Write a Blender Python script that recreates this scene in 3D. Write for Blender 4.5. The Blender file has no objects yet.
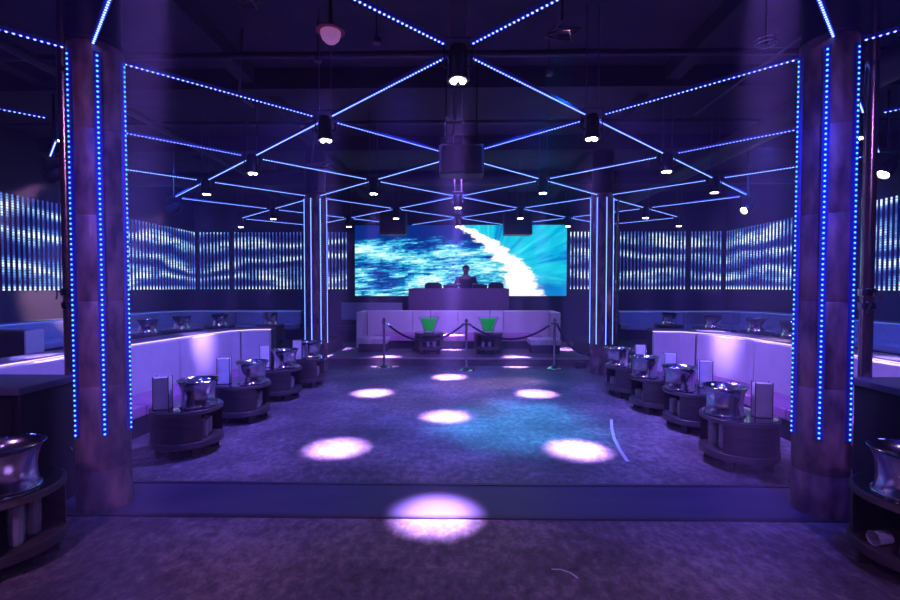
import bpy, bmesh, math, random
from mathutils import Vector, Matrix
random.seed(7)
PI = math.pi
SC = bpy.context.scene
C = SC.collection

# ------------------------------------------------------------------ camera
H = 1.6
cd = bpy.data.cameras.new('camera'); cam = bpy.data.objects.new('camera', cd); C.objects.link(cam)
cd.sensor_width = 36.0; cd.lens = 465.0 / 900.0 * 36.0; cd.clip_start = 0.02; cd.clip_end = 100
cam.location = (0, 0, H)
cam.rotation_euler = (PI / 2 - math.atan(13 / 465.0), 0, math.atan(8 / 465.0))
SC.camera = cam

# ------------------------------------------------------------------ world, exposure
w = bpy.data.worlds.new('world'); SC.world = w; w.use_nodes = True
bg = w.node_tree.nodes['Background']; bg.inputs[0].default_value = (0.01, 0.01, 0.03, 1); bg.inputs[1].default_value = 0.2
SC.view_settings.view_transform = 'Standard'
SC.view_settings.look = 'None'
SC.view_settings.exposure = 0.2
SC.view_settings.gamma = 1.0
SC.view_settings.use_curve_mapping = False
SC.cycles.use_denoising = True
SC.cycles.max_bounces = 6
SC.cycles.diffuse_bounces = 3
SC.cycles.volume_bounces = 0
SC.cycles.sample_clamp_indirect = 4.0
SC.cycles.volume_step_rate = 1.0

# light strengths, all in one place
P_SPOT = 12500.0      # narrow violet pin spots on the lattice
P_VIOLET = 96.0       # added violet fill lights, and the pink floor pool
P_BLUE = 150.0       # added blue fill lights, and the cyan floor pool
HAZE = 0.0088
E_DIODE = 7.0
E_LINE = 4.6
E_BAR = 1.05
E_SCREEN = 1.0

LAMPS = []
def spot(name, loc, target, color, power, deg, blend=0.5, radius=0.04, parent=None):
    d = bpy.data.lights.new(name, 'SPOT'); d.color = color; d.energy = power
    d.spot_size = math.radians(deg); d.spot_blend = blend; d.shadow_soft_size = radius
    o = bpy.data.objects.new(name, d); C.objects.link(o)
    v = Vector(target) - Vector(loc)
    o.rotation_euler = v.to_track_quat('-Z', 'Y').to_euler(); o.location = loc
    return o

VIOLET = (0.50, 0.30, 1.0)
# added fill lights without fixtures, some behind the viewpoint; last two are floor pools
FILL_AND_POOLS = [
    ((-2.0, 1.6, 3.9), (-1.5, 5.0, 0), (0.03, 0.05, 1.0), P_BLUE * 2.6, 56),
    ((2.0, 1.6, 3.9), (1.7, 4.8, 0), (0.03, 0.05, 1.0), P_BLUE * 3.0, 58),
    ((0.0, 7.0, 4.0), (0.0, 8.0, 0), (0.10, 0.10, 1.0), P_BLUE * 2.2, 90),
    ((-1.9, -1.2, 3.9), (-1.4, 3.2, 0), (0.46, 0.20, 0.80), P_VIOLET * 4.2, 90),
    ((1.9, -1.2, 3.9), (1.6, 3.2, 0), (0.36, 0.17, 0.86), P_VIOLET * 3.6, 90),
    ((-0.7, 5.2, 4.0), (-0.2, 6.2, 0), (0.15, 0.11, 1.0), P_VIOLET * 4.6, 75),
    ((0.7, 5.2, 4.0), (0.9, 6.2, 0), (0.04, 0.14, 1.0), P_VIOLET * 5.2, 75),
    ((-1.2, 4.9, 3.6), (-3.9, 5.3, 0.5), (0.19, 0.14, 1.0), P_VIOLET * 8.0, 90),
    ((1.2, 4.9, 3.6), (3.9, 5.2, 0.5), (0.26, 0.15, 1.0), P_VIOLET * 8.0, 90),
    ((-5.0, 7.6, 3.9), (-6.4, 9.6, 0.4), (0.05, 0.12, 1.0), P_BLUE * 3.4, 120),
    ((5.0, 7.6, 3.9), (6.4, 9.6, 0.4), (0.05, 0.12, 1.0), P_BLUE * 3.4, 120),
    ((0.0, 8.4, 3.9), (0.0, 11.4, 0.6), (0.33, 0.18, 1.0), P_VIOLET * 9.0, 70),
    ((-5.4, 2.2, 3.9), (-5.6, 5.0, 0.5), (0.08, 0.10, 1.0), P_BLUE * 1.6, 120),
    ((5.4, 2.2, 3.9), (5.6, 5.0, 0.5), (0.08, 0.10, 1.0), P_BLUE * 1.6, 120),
    ((0.9, 4.2, 3.9), (0.72, 5.4, 0), (0.0, 0.55, 1.0), P_BLUE * 9.0, 34),
    ((1.0, 4.2, 3.9), (-0.1, 6.6, 0), (0.9, 0.45, 0.75), P_VIOLET * 2.6, 30),
]

# ------------------------------------------------------------------ node helpers
def new_mat(name):
    m = bpy.data.materials.new(name); m.use_nodes = True
    return m, m.node_tree, m.node_tree.nodes['Principled BSDF']

def pbr(name, col, rough=0.5, metal=0.0, noise=None, bump=0.0, spec=None, trans=0.0, coat=0.0, emis=None, es=0.0, wave=None):
    m, nt, b = new_mat(name)
    b.inputs['Base Color'].default_value = (*col, 1)
    b.inputs['Roughness'].default_value = rough
    b.inputs['Metallic'].default_value = metal
    b.inputs['Transmission Weight'].default_value = trans
    b.inputs['Coat Weight'].default_value = coat
    if spec is not None: b.inputs['Specular IOR Level'].default_value = spec
    if emis:
        b.inputs['Emission Color'].default_value = (*emis, 1); b.inputs['Emission Strength'].default_value = es
    tc = nt.nodes.new('ShaderNodeTexCoord')
    mp = nt.nodes.new('ShaderNodeMapping'); nt.links.new(tc.outputs['Object'], mp.inputs[0])
    n = nt.nodes.new('ShaderNodeTexNoise'); nt.links.new(mp.outputs[0], n.inputs['Vector'])
    sc, col2, stretch = noise if noise else (12.0, tuple(c * 0.85 for c in col), (1, 1, 1))
    mp.inputs['Scale'].default_value = stretch
    n.inputs['Scale'].default_value = sc; n.inputs['Detail'].default_value = 6
    cr = nt.nodes.new('ShaderNodeValToRGB'); nt.links.new(n.outputs['Fac'], cr.inputs[0])
    cr.color_ramp.elements[0].position = 0.35; cr.color_ramp.elements[1].position = 0.68
    cr.color_ramp.elements[0].color = (*col, 1); cr.color_ramp.elements[1].color = (*col2, 1)
    nt.links.new(cr.outputs[0], b.inputs['Base Color'])
    if bump:
        bp = nt.nodes.new('ShaderNodeBump'); bp.inputs['Strength'].default_value = bump; bp.inputs['Distance'].default_value = 0.01
        nt.links.new(n.outputs['Fac'], bp.inputs['Height']); nt.links.new(bp.outputs[0], b.inputs['Normal'])
    return m

def emit(name, col, strength):
    m = bpy.data.materials.new(name); m.use_nodes = True; nt = m.node_tree
    nt.nodes.clear()
    e = nt.nodes.new('ShaderNodeEmission'); e.inputs[0].default_value = (*col, 1); e.inputs[1].default_value = strength
    o = nt.nodes.new('ShaderNodeOutputMaterial'); nt.links.new(e.outputs[0], o.inputs[0])
    return m

class N:
    """little maths graph"""
    def __init__(s, nt): s.nt = nt
    def put(s, inp, v):
        if isinstance(v, (int, float)): inp.default_value = v
        else: s.nt.links.new(v, inp)
    def m(s, op, a, b=0.0, c=0.0, clamp=False):
        n = s.nt.nodes.new('ShaderNodeMath'); n.operation = op; n.use_clamp = clamp
        s.put(n.inputs[0], a); s.put(n.inputs[1], b); s.put(n.inputs[2], c)
        return n.outputs[0]
    def vec(s, x, y, z):
        n = s.nt.nodes.new('ShaderNodeCombineXYZ'); s.put(n.inputs[0], x); s.put(n.inputs[1], y); s.put(n.inputs[2], z)
        return n.outputs[0]
    def noise(s, v, scale, detail=4, rough=0.5):
        n = s.nt.nodes.new('ShaderNodeTexNoise'); s.nt.links.new(v, n.inputs['Vector'])
        n.inputs['Scale'].default_value = scale; n.inputs['Detail'].default_value = detail; n.inputs['Roughness'].default_value = rough
        return n.outputs['Fac']
    def ramp(s, f, stops):
        n = s.nt.nodes.new('ShaderNodeValToRGB'); s.put(n.inputs[0], f)
        e = n.color_ramp.elements
        while len(e) < len(stops): e.new(0.5)
        for k, (p, c) in enumerate(stops): e[k].position = p; e[k].color = (*c, 1)
        return n.outputs[0]
    def mix(s, f, a, b):
        n = s.nt.nodes.new('ShaderNodeMix'); n.data_type = 'RGBA'
        s.put(n.inputs[0], f)
        for i, v in ((6, a), (7, b)):
            if isinstance(v, tuple): n.inputs[i].default_value = (*v, 1)
            else: s.nt.links.new(v, n.inputs[i])
        return n.outputs[2]
    def step(s, x, lo, hi):
        n = s.nt.nodes.new('ShaderNodeMapRange'); n.interpolation_type = 'SMOOTHSTEP'
        s.put(n.inputs[0], x); n.inputs[1].default_value = lo; n.inputs[2].default_value = hi
        return n.outputs[0]

def pos_nodes(nt):
    g = nt.nodes.new('ShaderNodeNewGeometry'); sp = nt.nodes.new('ShaderNodeSeparateXYZ')
    nt.links.new(g.outputs['Position'], sp.inputs[0])
    return sp.outputs[0], sp.outputs[1], sp.outputs[2]

def out_emit(nt, col, strength):
    for n in list(nt.nodes):
        if n.type in ('BSDF_PRINCIPLED',): nt.nodes.remove(n)
    e = nt.nodes.new('ShaderNodeEmission'); nt.links.new(col, e.inputs[0])
    if isinstance(strength, float): e.inputs[1].default_value = strength
    else: nt.links.new(strength, e.inputs[1])
    o = [n for n in nt.nodes if n.type == 'OUTPUT_MATERIAL'][0]
    nt.links.new(e.outputs[0], o.inputs[0])

# ------------------------------------------------------------------ materials
M = {}
def floor_mat():
    m, nt, b = new_mat('scuffed_dark_floor'); g = N(nt)
    x, y, z = pos_nodes(nt)
    v = g.vec(x, y, z)
    n1 = g.noise(v, 0.9, 6, 0.6)
    n2 = g.noise(g.vec(g.m('MULTIPLY', x, 1.4), y, z), 11.0, 8, 0.75)
    n3 = g.noise(v, 60.0, 3, 0.6)
    f = g.m('ADD', g.m('MULTIPLY', n1, 0.5), g.m('MULTIPLY', n2, 0.5))
    col = g.ramp(f, [(0.38, (0.045, 0.036, 0.045)), (0.50, (0.18, 0.145, 0.165)), (0.60, (0.42, 0.34, 0.35))])
    sp = g.step(n3, 0.70, 0.80)
    col = g.mix(g.m('MULTIPLY', sp, 0.35), col, (0.45, 0.42, 0.42))
    nt.links.new(col, b.inputs['Base Color'])
    r = g.m('ADD', 0.34, g.m('MULTIPLY', f, 0.30)); nt.links.new(r, b.inputs['Roughness'])
    b.inputs['Specular IOR Level'].default_value = 0.45
    bp = nt.nodes.new('ShaderNodeBump'); bp.inputs['Strength'].default_value = 0.25; bp.inputs['Distance'].default_value = 0.004
    nt.links.new(n2, bp.inputs['Height']); nt.links.new(bp.outputs[0], b.inputs['Normal'])
    return m
M['floor'] = floor_mat()
M['band'] = pbr('dark_blue_floor_band', (0.07, 0.065, 0.13), 0.42, noise=(3.0, (0.12, 0.10, 0.17), (0.3, 1, 1)))
M['threshold'] = pbr('metal_threshold', (0.12, 0.11, 0.15), 0.35, 0.6)
M['stage'] = pbr('stage_boards', (0.09, 0.07, 0.09), 0.4, noise=(6, (0.17, 0.13, 0.14), (1, 6, 1)))
M['nosing'] = pbr('step_nosing', (0.55, 0.5, 0.55), 0.3, 0.7)
M['dark'] = pbr('black_paint', (0.012, 0.012, 0.022), 0.55)
M['wall'] = pbr('dark_wall', (0.025, 0.022, 0.05), 0.6)
M['ceil'] = pbr('dark_ceiling', (0.035, 0.022, 0.045), 0.8, noise=(2.5, (0.06, 0.035, 0.06), (1, 1, 1)), bump=0.4)
M['duct'] = pbr('painted_duct', (0.05, 0.03, 0.055), 0.5, 0.2)
M['pipe'] = pbr('ceiling_pipe', (0.16, 0.10, 0.16), 0.4, 0.3)
M['concrete'] = pbr('stained_concrete', (0.06, 0.04, 0.06), 0.45, noise=(9.0, (0.34, 0.20, 0.21), (1, 1, 0.4)), bump=0.9)
M['chrome'] = pbr('chrome', (0.75, 0.72, 0.75), 0.14, 1.0)
M['steel'] = pbr('polished_steel', (0.86, 0.84, 0.9), 0.17, 1.0, noise=(3.0, (0.62, 0.6, 0.7), (8, 8, 1)))
def aniso(m):
    nt = m.node_tree; b = nt.nodes['Principled BSDF']; b.inputs['Anisotropic'].default_value = 0.5
    tg = nt.nodes.new('ShaderNodeTangent'); tg.direction_type = 'RADIAL'; tg.axis = 'Z'
    nt.links.new(tg.outputs[0], b.inputs['Tangent'])
aniso(M['steel'])
M['pole'] = pbr('tarnished_pipe', (0.33, 0.22, 0.22), 0.22, 0.9, noise=(14, (0.6, 0.45, 0.42), (1, 1, 0.3)))
M['channel'] = pbr('strip_channel_halo', (0.04, 0.06, 0.45), 0.6, noise=(12.0, (0.03, 0.05, 0.40), (1, 1, 1)))  # blue glow around the diodes is put into the channel colour
M['rail'] = pbr('bar_rail', (0.10, 0.10, 0.2), 0.5)
M['body'] = pbr('drum_veneer', (0.028, 0.022, 0.024), 0.42, noise=(4.0, (0.06, 0.045, 0.042), (1, 1, 9)))
M['slab'] = pbr('drum_edge', (0.05, 0.04, 0.042), 0.42, noise=(5.0, (0.10, 0.075, 0.072), (1, 1, 6)))
M['ledge'] = pbr('satin_black_ledge', (0.10, 0.10, 0.16), 0.5)
M['gloss'] = pbr('black_glass', (0.015, 0.018, 0.035), 0.08, 0.0, coat=0.5)
M['white'] = pbr('white_leather', (0.62, 0.58, 0.66), 0.42, noise=(5, (0.55, 0.52, 0.60), (1, 1, 1)))
M['seat'] = pbr('violet_seat', (0.48, 0.22, 0.46), 0.5)
M['grey_leather'] = pbr('blue_grey_leather', (0.30, 0.30, 0.45), 0.5)
M['card'] = pbr('white_card', (0.88, 0.86, 0.9), 0.5)
M['blackmetal'] = pbr('black_metal', (0.02, 0.02, 0.025), 0.35, 0.6)
M['rope'] = pbr('black_velvet', (0.012, 0.01, 0.02), 0.8)
M['skin'] = pbr('skin', (0.30, 0.18, 0.14), 0.55)
M['shirt'] = pbr('dark_shirt', (0.015, 0.015, 0.03), 0.8)
M['hair'] = pbr('dark_hair', (0.01, 0.008, 0.01), 0.7)
M['dome'] = pbr('frosted_dome', (0.85, 0.5, 0.72), 0.5, emis=(0.65, 0.22, 0.62), es=0.28)
M['red'] = pbr('red_trim', (0.45, 0.05, 0.10), 0.5)
M['tape'] = pbr('white_tape', (0.8, 0.78, 0.8), 0.6)
M['green'] = pbr('green_glow_bowl', (0.02, 0.5, 0.06), 0.3, emis=(0.004, 0.26, 0.03), es=0.6)
M['booth'] = pbr('booth_front', (0.12, 0.07, 0.14), 0.55)
M['wood_box'] = pbr('pale_panel', (0.45, 0.36, 0.36), 0.5)
def glass_mat():
    m, nt, b = new_mat('clear_glass')
    b.inputs['Base Color'].default_value = (0.92, 0.92, 1, 1); b.inputs['Roughness'].default_value = 0.04
    b.inputs['Transmission Weight'].default_value = 0.72; b.inputs['IOR'].default_value = 1.45
    n = nt.nodes.new('ShaderNodeTexNoise'); n.inputs['Scale'].default_value = 60
    bp = nt.nodes.new('ShaderNodeBump'); bp.inputs['Strength'].default_value = 0.25; bp.inputs['Distance'].default_value = 0.003
    nt.links.new(n.outputs['Fac'], bp.inputs['Height']); nt.links.new(bp.outputs[0], b.inputs['Normal'])
    return m
M['glass'] = glass_mat()
M['clear'] = glass_mat(); M['clear'].name = 'clear_bowl_glass'
M['clear'].node_tree.nodes['Principled BSDF'].inputs['Transmission Weight'].default_value = 1.0
M['clear'].node_tree.nodes['Principled BSDF'].inputs['IOR'].default_value = 1.12
M['diode'] = emit('blue_white_diode', (0.11, 0.17, 1.0), E_DIODE)
M['diode_side'] = emit('column_diode', (0.03, 0.15, 1.0), E_DIODE)
M['lens'] = emit('violet_lens', (1.0, 0.82, 1.0), 14.0)
M['lens_dim'] = emit('pink_lens', (1.0, 0.66, 0.85), 5.0)
M['lens_warm'] = emit('warm_lens', (1.0, 0.85, 0.75), 40.0)
M['cove'] = emit('violet_cove_light', (0.55, 0.38, 1.0), 2.2)
M['cove_blue'] = emit('blue_cove_light', (0.10, 0.20, 1.0), 1.0)

def line_mat():
    m = bpy.data.materials.new('diode_line'); m.use_nodes = True; nt = m.node_tree; g = N(nt)
    tc = nt.nodes.new('ShaderNodeTexCoord'); sp = nt.nodes.new('ShaderNodeSeparateXYZ'); nt.links.new(tc.outputs['Object'], sp.inputs[0])
    f = g.m('FRACT', g.m('DIVIDE', sp.outputs[0], 0.035))
    d = g.m('ABSOLUTE', g.m('SUBTRACT', f, 0.5))
    on = g.step(d, 0.38, 0.2)
    col = g.mix(on, (0.01, 0.03, 0.5), (0.16, 0.30, 1.0))
    out_emit(nt, col, g.m('ADD', 0.4, g.m('MULTIPLY', on, E_LINE)))
    return m
M['line'] = line_mat()

def bar_mat():
    m = bpy.data.materials.new('video_bar'); m.use_nodes = True; nt = m.node_tree; g = N(nt)
    x, y, z = pos_nodes(nt)
    u = g.m('ADD', g.m('ABSOLUTE', x), g.m('MULTIPLY', y, 0.9))
    side = g.step(x, -1, 1)
    u2 = g.m('ADD', u, g.m('MULTIPLY', side, 9.0))
    n1 = g.noise(g.vec(g.m('MULTIPLY', u2, 0.42), g.m('MULTIPLY', z, 1.5), side), 1.0, 3, 0.5)
    wv = g.m('SINE', g.m('ADD', g.m('MULTIPLY', z, 12.5), g.m('ADD', g.m('MULTIPLY', n1, 13.0), g.m('MULTIPLY', u2, 0.55))))
    wv = g.m('ADD', 0.5, g.m('MULTIPLY', wv, 0.5))
    n2 = g.noise(g.vec(g.m('MULTIPLY', u2, 3.0), g.m('MULTIPLY', z, 7), side), 1.0, 5, 0.7)
    n3 = g.noise(g.vec(u2, z, side), 1.1, 2, 0.5)
    amt = g.m('MULTIPLY', g.m('POWER', wv, 1.3), g.step(n2, 0.22, 0.62))
    edge = g.m('MAXIMUM', g.step(z, 1.68, 1.55), g.m('MULTIPLY', g.step(z, 3.0, 3.2), 0.2))
    amt = g.m('MAXIMUM', amt, g.m('MULTIPLY', edge, 0.75))
    amt = g.m('ADD', 0.13, g.m('MULTIPLY', amt, g.m('ADD', 0.5, g.m('MULTIPLY', g.step(n3, 0.3, 0.6), 0.8))))
    px = g.m('ABSOLUTE', g.m('SUBTRACT', g.m('FRACT', g.m('DIVIDE', z, 0.045)), 0.5))
    amt = g.m('MULTIPLY', amt, g.m('ADD', 0.55, g.m('MULTIPLY', g.step(px, 0.5, 0.15), 0.6)))
    col = g.ramp(amt, [(0.0, (0.03, 0.03, 0.42)), (0.25, (0.07, 0.14, 0.9)), (0.55, (0.20, 0.50, 1.0)), (1.0, (0.75, 0.85, 1.0))])
    out_emit(nt, col, g.m('ADD', 0.32, g.m('MULTIPLY', amt, E_BAR)))
    return m
M['bar'] = bar_mat()

def screen_mat():
    m = bpy.data.materials.new('video_picture'); m.use_nodes = True; nt = m.node_tree; g = N(nt)
    x, y, z = pos_nodes(nt)
    v = g.m('DIVIDE', g.m('SUBTRACT', z, 1.34), 2.05)
    vv = g.m('MAXIMUM', v, 0.0)
    cx = g.m('SUBTRACT', 1.92, g.m('MULTIPLY', 1.85, g.m('POWER', vv, 2.0)))
    wn = g.noise(g.vec(g.m('MULTIPLY', x, 1.5), 0, g.m('MULTIPLY', z, 5)), 1.2, 5, 0.6)
    dx = g.m('ADD', g.m('SUBTRACT', x, cx), g.m('MULTIPLY', g.m('SUBTRACT', wn, 0.5), 1.1))
    wd = g.m('ADD', 0.16, g.m('MULTIPLY', g.m('SUBTRACT', 1.0, vv), 0.34))
    q = g.m('DIVIDE', g.m('ABSOLUTE', dx), wd)
    core = g.step(q, 1.25, 0.75)
    # right part: cyan rays fanning from the swoosh
    ang = g.m('ARCTAN2', g.m('SUBTRACT', z, 2.0), g.m('SUBTRACT', x, 0.9))
    rn = g.noise(g.vec(g.m('MULTIPLY', ang, 7.0), g.m('MULTIPLY', x, 0.5), 2.0), 1.0, 4, 0.6)
    right = g.ramp(rn, [(0.28, (0.0, 0.09, 0.50)), (0.42, (0.0, 0.42, 0.72)), (0.6, (0.02, 0.68, 0.80)), (0.74, (0.25, 0.95, 1.0))])
    # left part: broken horizontal blocks
    warp = g.m('ADD', z, g.m('MULTIPLY', x, -0.07))
    bx = g.m('DIVIDE', g.m('FLOOR', g.m('MULTIPLY', x, 11.0)), 11.0); bz = g.m('DIVIDE', g.m('FLOOR', g.m('MULTIPLY', warp, 34.0)), 34.0)
    a1 = g.noise(g.vec(g.m('MULTIPLY', bx, 1.9), 3.0, g.m('MULTIPLY', bz, 13.0)), 1.0, 5, 0.8)
    a2 = g.noise(g.vec(g.m('MULTIPLY', x, 1.1), 7.0, g.m('MULTIPLY', warp, 14.0)), 1.0, 6, 0.75)
    a = g.m('ADD', g.m('MULTIPLY', a1, 0.6), g.m('MULTIPLY', a2, 0.4))
    a = g.m('ADD', 0.5, g.m('MULTIPLY', g.m('SUBTRACT', a, 0.5), 3.4))
    b2 = g.noise(g.vec(g.m('MULTIPLY', x, 0.7), 1.0, g.m('MULTIPLY', warp, 2.2)), 1.0, 2, 0.5)
    f = g.m('ADD', g.m('MULTIPLY', a, 0.55), g.m('MULTIPLY', g.m('ADD', 0.5, g.m('MULTIPLY', g.m('SUBTRACT', b2, 0.5), 2.2)), 0.42))
    topd = g.m('MULTIPLY', g.step(v, 0.66, 0.95), 0.42)
    f = g.m('SUBTRACT', f, topd)
    left = g.ramp(f, [(0.30, (0.0, 0.02, 0.20)), (0.40, (0.0, 0.10, 0.45)), (0.48, (0.02, 0.42, 0.68)), (0.58, (0.25, 0.85, 0.95)), (0.74, (0.95, 1.0, 1.0))])
    right = g.mix(g.m('MULTIPLY', g.step(g.m('ADD', v, g.m('MULTIPLY', wn, 0.5)), 0.62, 0.30), 0.75), right, (0.0, 0.12, 0.55))
    side = g.step(dx, -0.05, 0.05)
    col = g.mix(side, left, right)
    col = g.mix(core, col, (1.0, 1.0, 1.0))
    out_emit(nt, col, E_SCREEN)
    return m
M['screen'] = screen_mat()

# ------------------------------------------------------------------ mesh helpers
def add_box(bm, c, s, rz=0.0, bevel=0.0):
    r = bmesh.ops.create_cube(bm, size=1.0)
    vs = r['verts']
    for v in vs: v.co = Vector((v.co.x * s[0], v.co.y * s[1], v.co.z * s[2]))
    if bevel:
        es = list({e for v in vs for e in v.link_edges})
        rr = bmesh.ops.bevel(bm, geom=es, offset=bevel, segments=2, profile=0.5, affect='EDGES')
        vs = list({v for f in rr['faces'] for v in f.verts} | {v for v in vs if v.is_valid})
    mt = Matrix.Translation(Vector(c)) @ Matrix.Rotation(rz, 4, 'Z')
    for v in vs: v.co = mt @ v.co
    return vs

def add_tube(bm, p0, p1, r0, r1=None, seg=10):
    r1 = r0 if r1 is None else r1
    p0, p1 = Vector(p0), Vector(p1); d = p1 - p0
    r = bmesh.ops.create_cone(bm, cap_ends=True, segments=seg, radius1=r0, radius2=r1, depth=d.length)
    mt = Matrix.Translation((p0 + p1) / 2) @ d.to_track_quat('Z', 'Y').to_matrix().to_4x4()
    for v in r['verts']: v.co = mt @ v.co

def add_path(bm, pts, r, seg=8):
    pts = [Vector(p) for p in pts]; rings = []
    for i, p in enumerate(pts):
        t = (pts[min(i + 1, len(pts) - 1)] - pts[max(i - 1, 0)]).normalized()
        q = t.to_track_quat('Z', 'Y')
        rings.append([bm.verts.new(p + q @ Vector((r * math.cos(2 * PI * k / seg), r * math.sin(2 * PI * k / seg), 0))) for k in range(seg)])
    for a, b in zip(rings, rings[1:]):
        for k in range(seg): bm.faces.new((a[k], a[(k + 1) % seg], b[(k + 1) % seg], b[k]))
    bm.faces.new(rings[0][::-1]); bm.faces.new(rings[-1])

def add_lathe(bm, prof, seg=32, c=(0, 0, 0)):
    rings = []
    for r, z in prof:
        if r < 1e-6: rings.append([bm.verts.new((c[0], c[1], c[2] + z))])
        else: rings.append([bm.verts.new((c[0] + r * math.cos(2 * PI * k / seg), c[1] + r * math.sin(2 * PI * k / seg), c[2] + z)) for k in range(seg)])
    for a, b in zip(rings, rings[1:]):
        for k in range(seg):
            k2 = (k + 1) % seg
            if len(a) == 1 and len(b) == 1: continue
            if len(a) == 1: bm.faces.new((a[0], b[k2], b[k]))
            elif len(b) == 1: bm.faces.new((a[k], a[k2], b[0]))
            else: bm.faces.new((a[k], a[k2], b[k2], b[k]))

def add_prism(bm, poly, z0, z1):
    a = [bm.verts.new((x, y, z0)) for x, y in poly]; b = [bm.verts.new((x, y, z1)) for x, y in poly]
    n = len(poly)
    for k in range(n): bm.faces.new((a[k], a[(k + 1) % n], b[(k + 1) % n], b[k]))
    f1 = bm.faces.new(a[::-1]); f2 = bm.faces.new(b)
    bmesh.ops.triangulate(bm, faces=[f1, f2])

def offset_line(P, d):
    out = []
    for i, p in enumerate(P):
        p = Vector(p)
        t0 = (p - Vector(P[i - 1])).normalized() if i > 0 else None
        t1 = (Vector(P[i + 1]) - p).normalized() if i < len(P) - 1 else None
        if t0 is None: t0 = t1
        if t1 is None: t1 = t0
        n0 = Vector((-t0.y, t0.x)); n1 = Vector((-t1.y, t1.x)); n = (n0 + n1).normalized()
        out.append(p + n * (d / max(0.4, n.dot(n0))))
    return out

def sweep(P, d0, d1, z0, z1, z0b=None, z1b=None):
    """a run of rectangular section along plan line P, between the offsets d0 and d1"""
    bm = bmesh.new(); A = offset_line(P, d0); B = offset_line(P, d1)
    z0b = z0 if z0b is None else z0b; z1b = z1 if z1b is None else z1b
    rings = [[bm.verts.new((a.x, a.y, z0)), bm.verts.new((b.x, b.y, z0b)), bm.verts.new((b.x, b.y, z1b)), bm.verts.new((a.x, a.y, z1))] for a, b in zip(A, B)]
    for r, s in zip(rings, rings[1:]):
        for k in range(4): bm.faces.new((r[k], r[(k + 1) % 4], s[(k + 1) % 4], s[k]))
    bm.faces.new(rings[0][::-1]); bm.faces.new(rings[-1])
    return bm

def obj(name, bm, mat, parent=None, smooth=False, loc=None, bevel=0.0):
    bmesh.ops.recalc_face_normals(bm, faces=bm.faces[:])
    me = bpy.data.meshes.new(name); bm.to_mesh(me); bm.free()
    me.materials.append(mat)
    if smooth:
        for p in me.polygons: p.use_smooth = True
        try: me.set_sharp_from_angle(angle=math.radians(38))
        except Exception: pass
    o = bpy.data.objects.new(name, me); C.objects.link(o)
    if parent: o.parent = parent
    if loc: o.location = loc
    if bevel:
        md = o.modifiers.new('soft', 'BEVEL'); md.width = bevel; md.segments = 2; md.limit_method = 'ANGLE'
    return o

def tag(o, label=None, cat=None, group=None, kind=None):
    if label: o['label'] = label
    if cat: o['category'] = cat
    if group: o['group'] = group
    if kind: o['kind'] = kind
    return o

def thing(name, label, cat, loc=(0, 0, 0), rz=0.0, group=None, kind=None):
    o = bpy.data.objects.new(name, None); C.objects.link(o); o.location = loc; o.rotation_euler = (0, 0, rz)
    o.empty_display_size = 0.1
    return tag(o, label, cat, group, kind)

def box_obj(name, c, s, mat, parent=None, rz=0, bevel=0.0):
    bm = bmesh.new(); add_box(bm, c, s, rz, bevel); return obj(name, bm, mat, parent)

KIDS = {}
def copy_tree(o, parent=None):
    c = o.copy(); C.objects.link(c)
    if parent: c.parent = parent
    for ch in o.children: copy_tree(ch, c)
    return c
def retag(o, label, group=None):
    o['label'] = label
    if group: o['group'] = group
    return o

ORD = 'first second third fourth fifth sixth seventh eighth ninth tenth eleventh twelfth thirteenth fourteenth fifteenth sixteenth seventeenth eighteenth nineteenth'.split()
TENS = {2: ('twentieth', 'twenty'), 3: ('thirtieth', 'thirty'), 4: ('fortieth', 'forty'), 5: ('fiftieth', 'fifty'), 6: ('sixtieth', 'sixty')}
def ordinal(n):
    if n < 20: return ORD[n - 1]
    t, u = divmod(n, 10)
    return TENS[t][0] if u == 0 else TENS[t][1] + '-' + ORD[u - 1]

# ------------------------------------------------------------------ the room
XW, YB, YN, ZC = 7.75, 13.6, -3.0, 4.35
def struct(name, c, s, mat):
    return tag(box_obj(name, c, s, mat), kind='structure')
struct('floor', (0, (YB + YN) / 2, -0.05), (2 * XW + 0.4, YB - YN + 0.4, 0.1), M['floor'])
struct('ceiling', (0, (YB + YN) / 2, ZC + 0.05), (2 * XW + 0.4, YB - YN + 0.4, 0.1), M['ceil'])
struct('wall_left', (-XW - 0.05, (YB + YN) / 2, ZC / 2), (0.1, YB - YN, ZC), M['wall'])
struct('wall_right', (XW + 0.05, (YB + YN) / 2, ZC / 2), (0.1, YB - YN, ZC), M['wall'])
struct('wall_back', (0, YB + 0.05, ZC / 2), (2 * XW + 0.2, 0.1, ZC), M['wall'])
struct('wall_front', (0, YN - 0.05, ZC / 2), (2 * XW + 0.2, 0.1, ZC), M['wall'])
struct('trim_1', (0, 3.44, 0.003), (2 * 5.0, 0.50, 0.006), M['band'])
struct('trim_2', (0, 3.71, 0.006), (2 * 5.0, 0.035, 0.012), M['threshold'])
struct('trim_3', (0, 3.175, 0.006), (2 * 5.0, 0.035, 0.012), M['threshold'])

# dark beams and ducts under the ceiling
for k, y in enumerate((1.1, 3.34, 5.99, 8.64, 11.29)):
    struct('ceiling_beam', (0, y, ZC - 0.13), (2 * XW, 0.22, 0.26), M['ceil'])
for k, x in enumerate((-5.3, -2.65, 2.65, 5.3)):
    struct('ceiling_beam', (x, (YB + YN) / 2, ZC - 0.09), (0.18, YB - YN, 0.18), M['ceil'])

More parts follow.
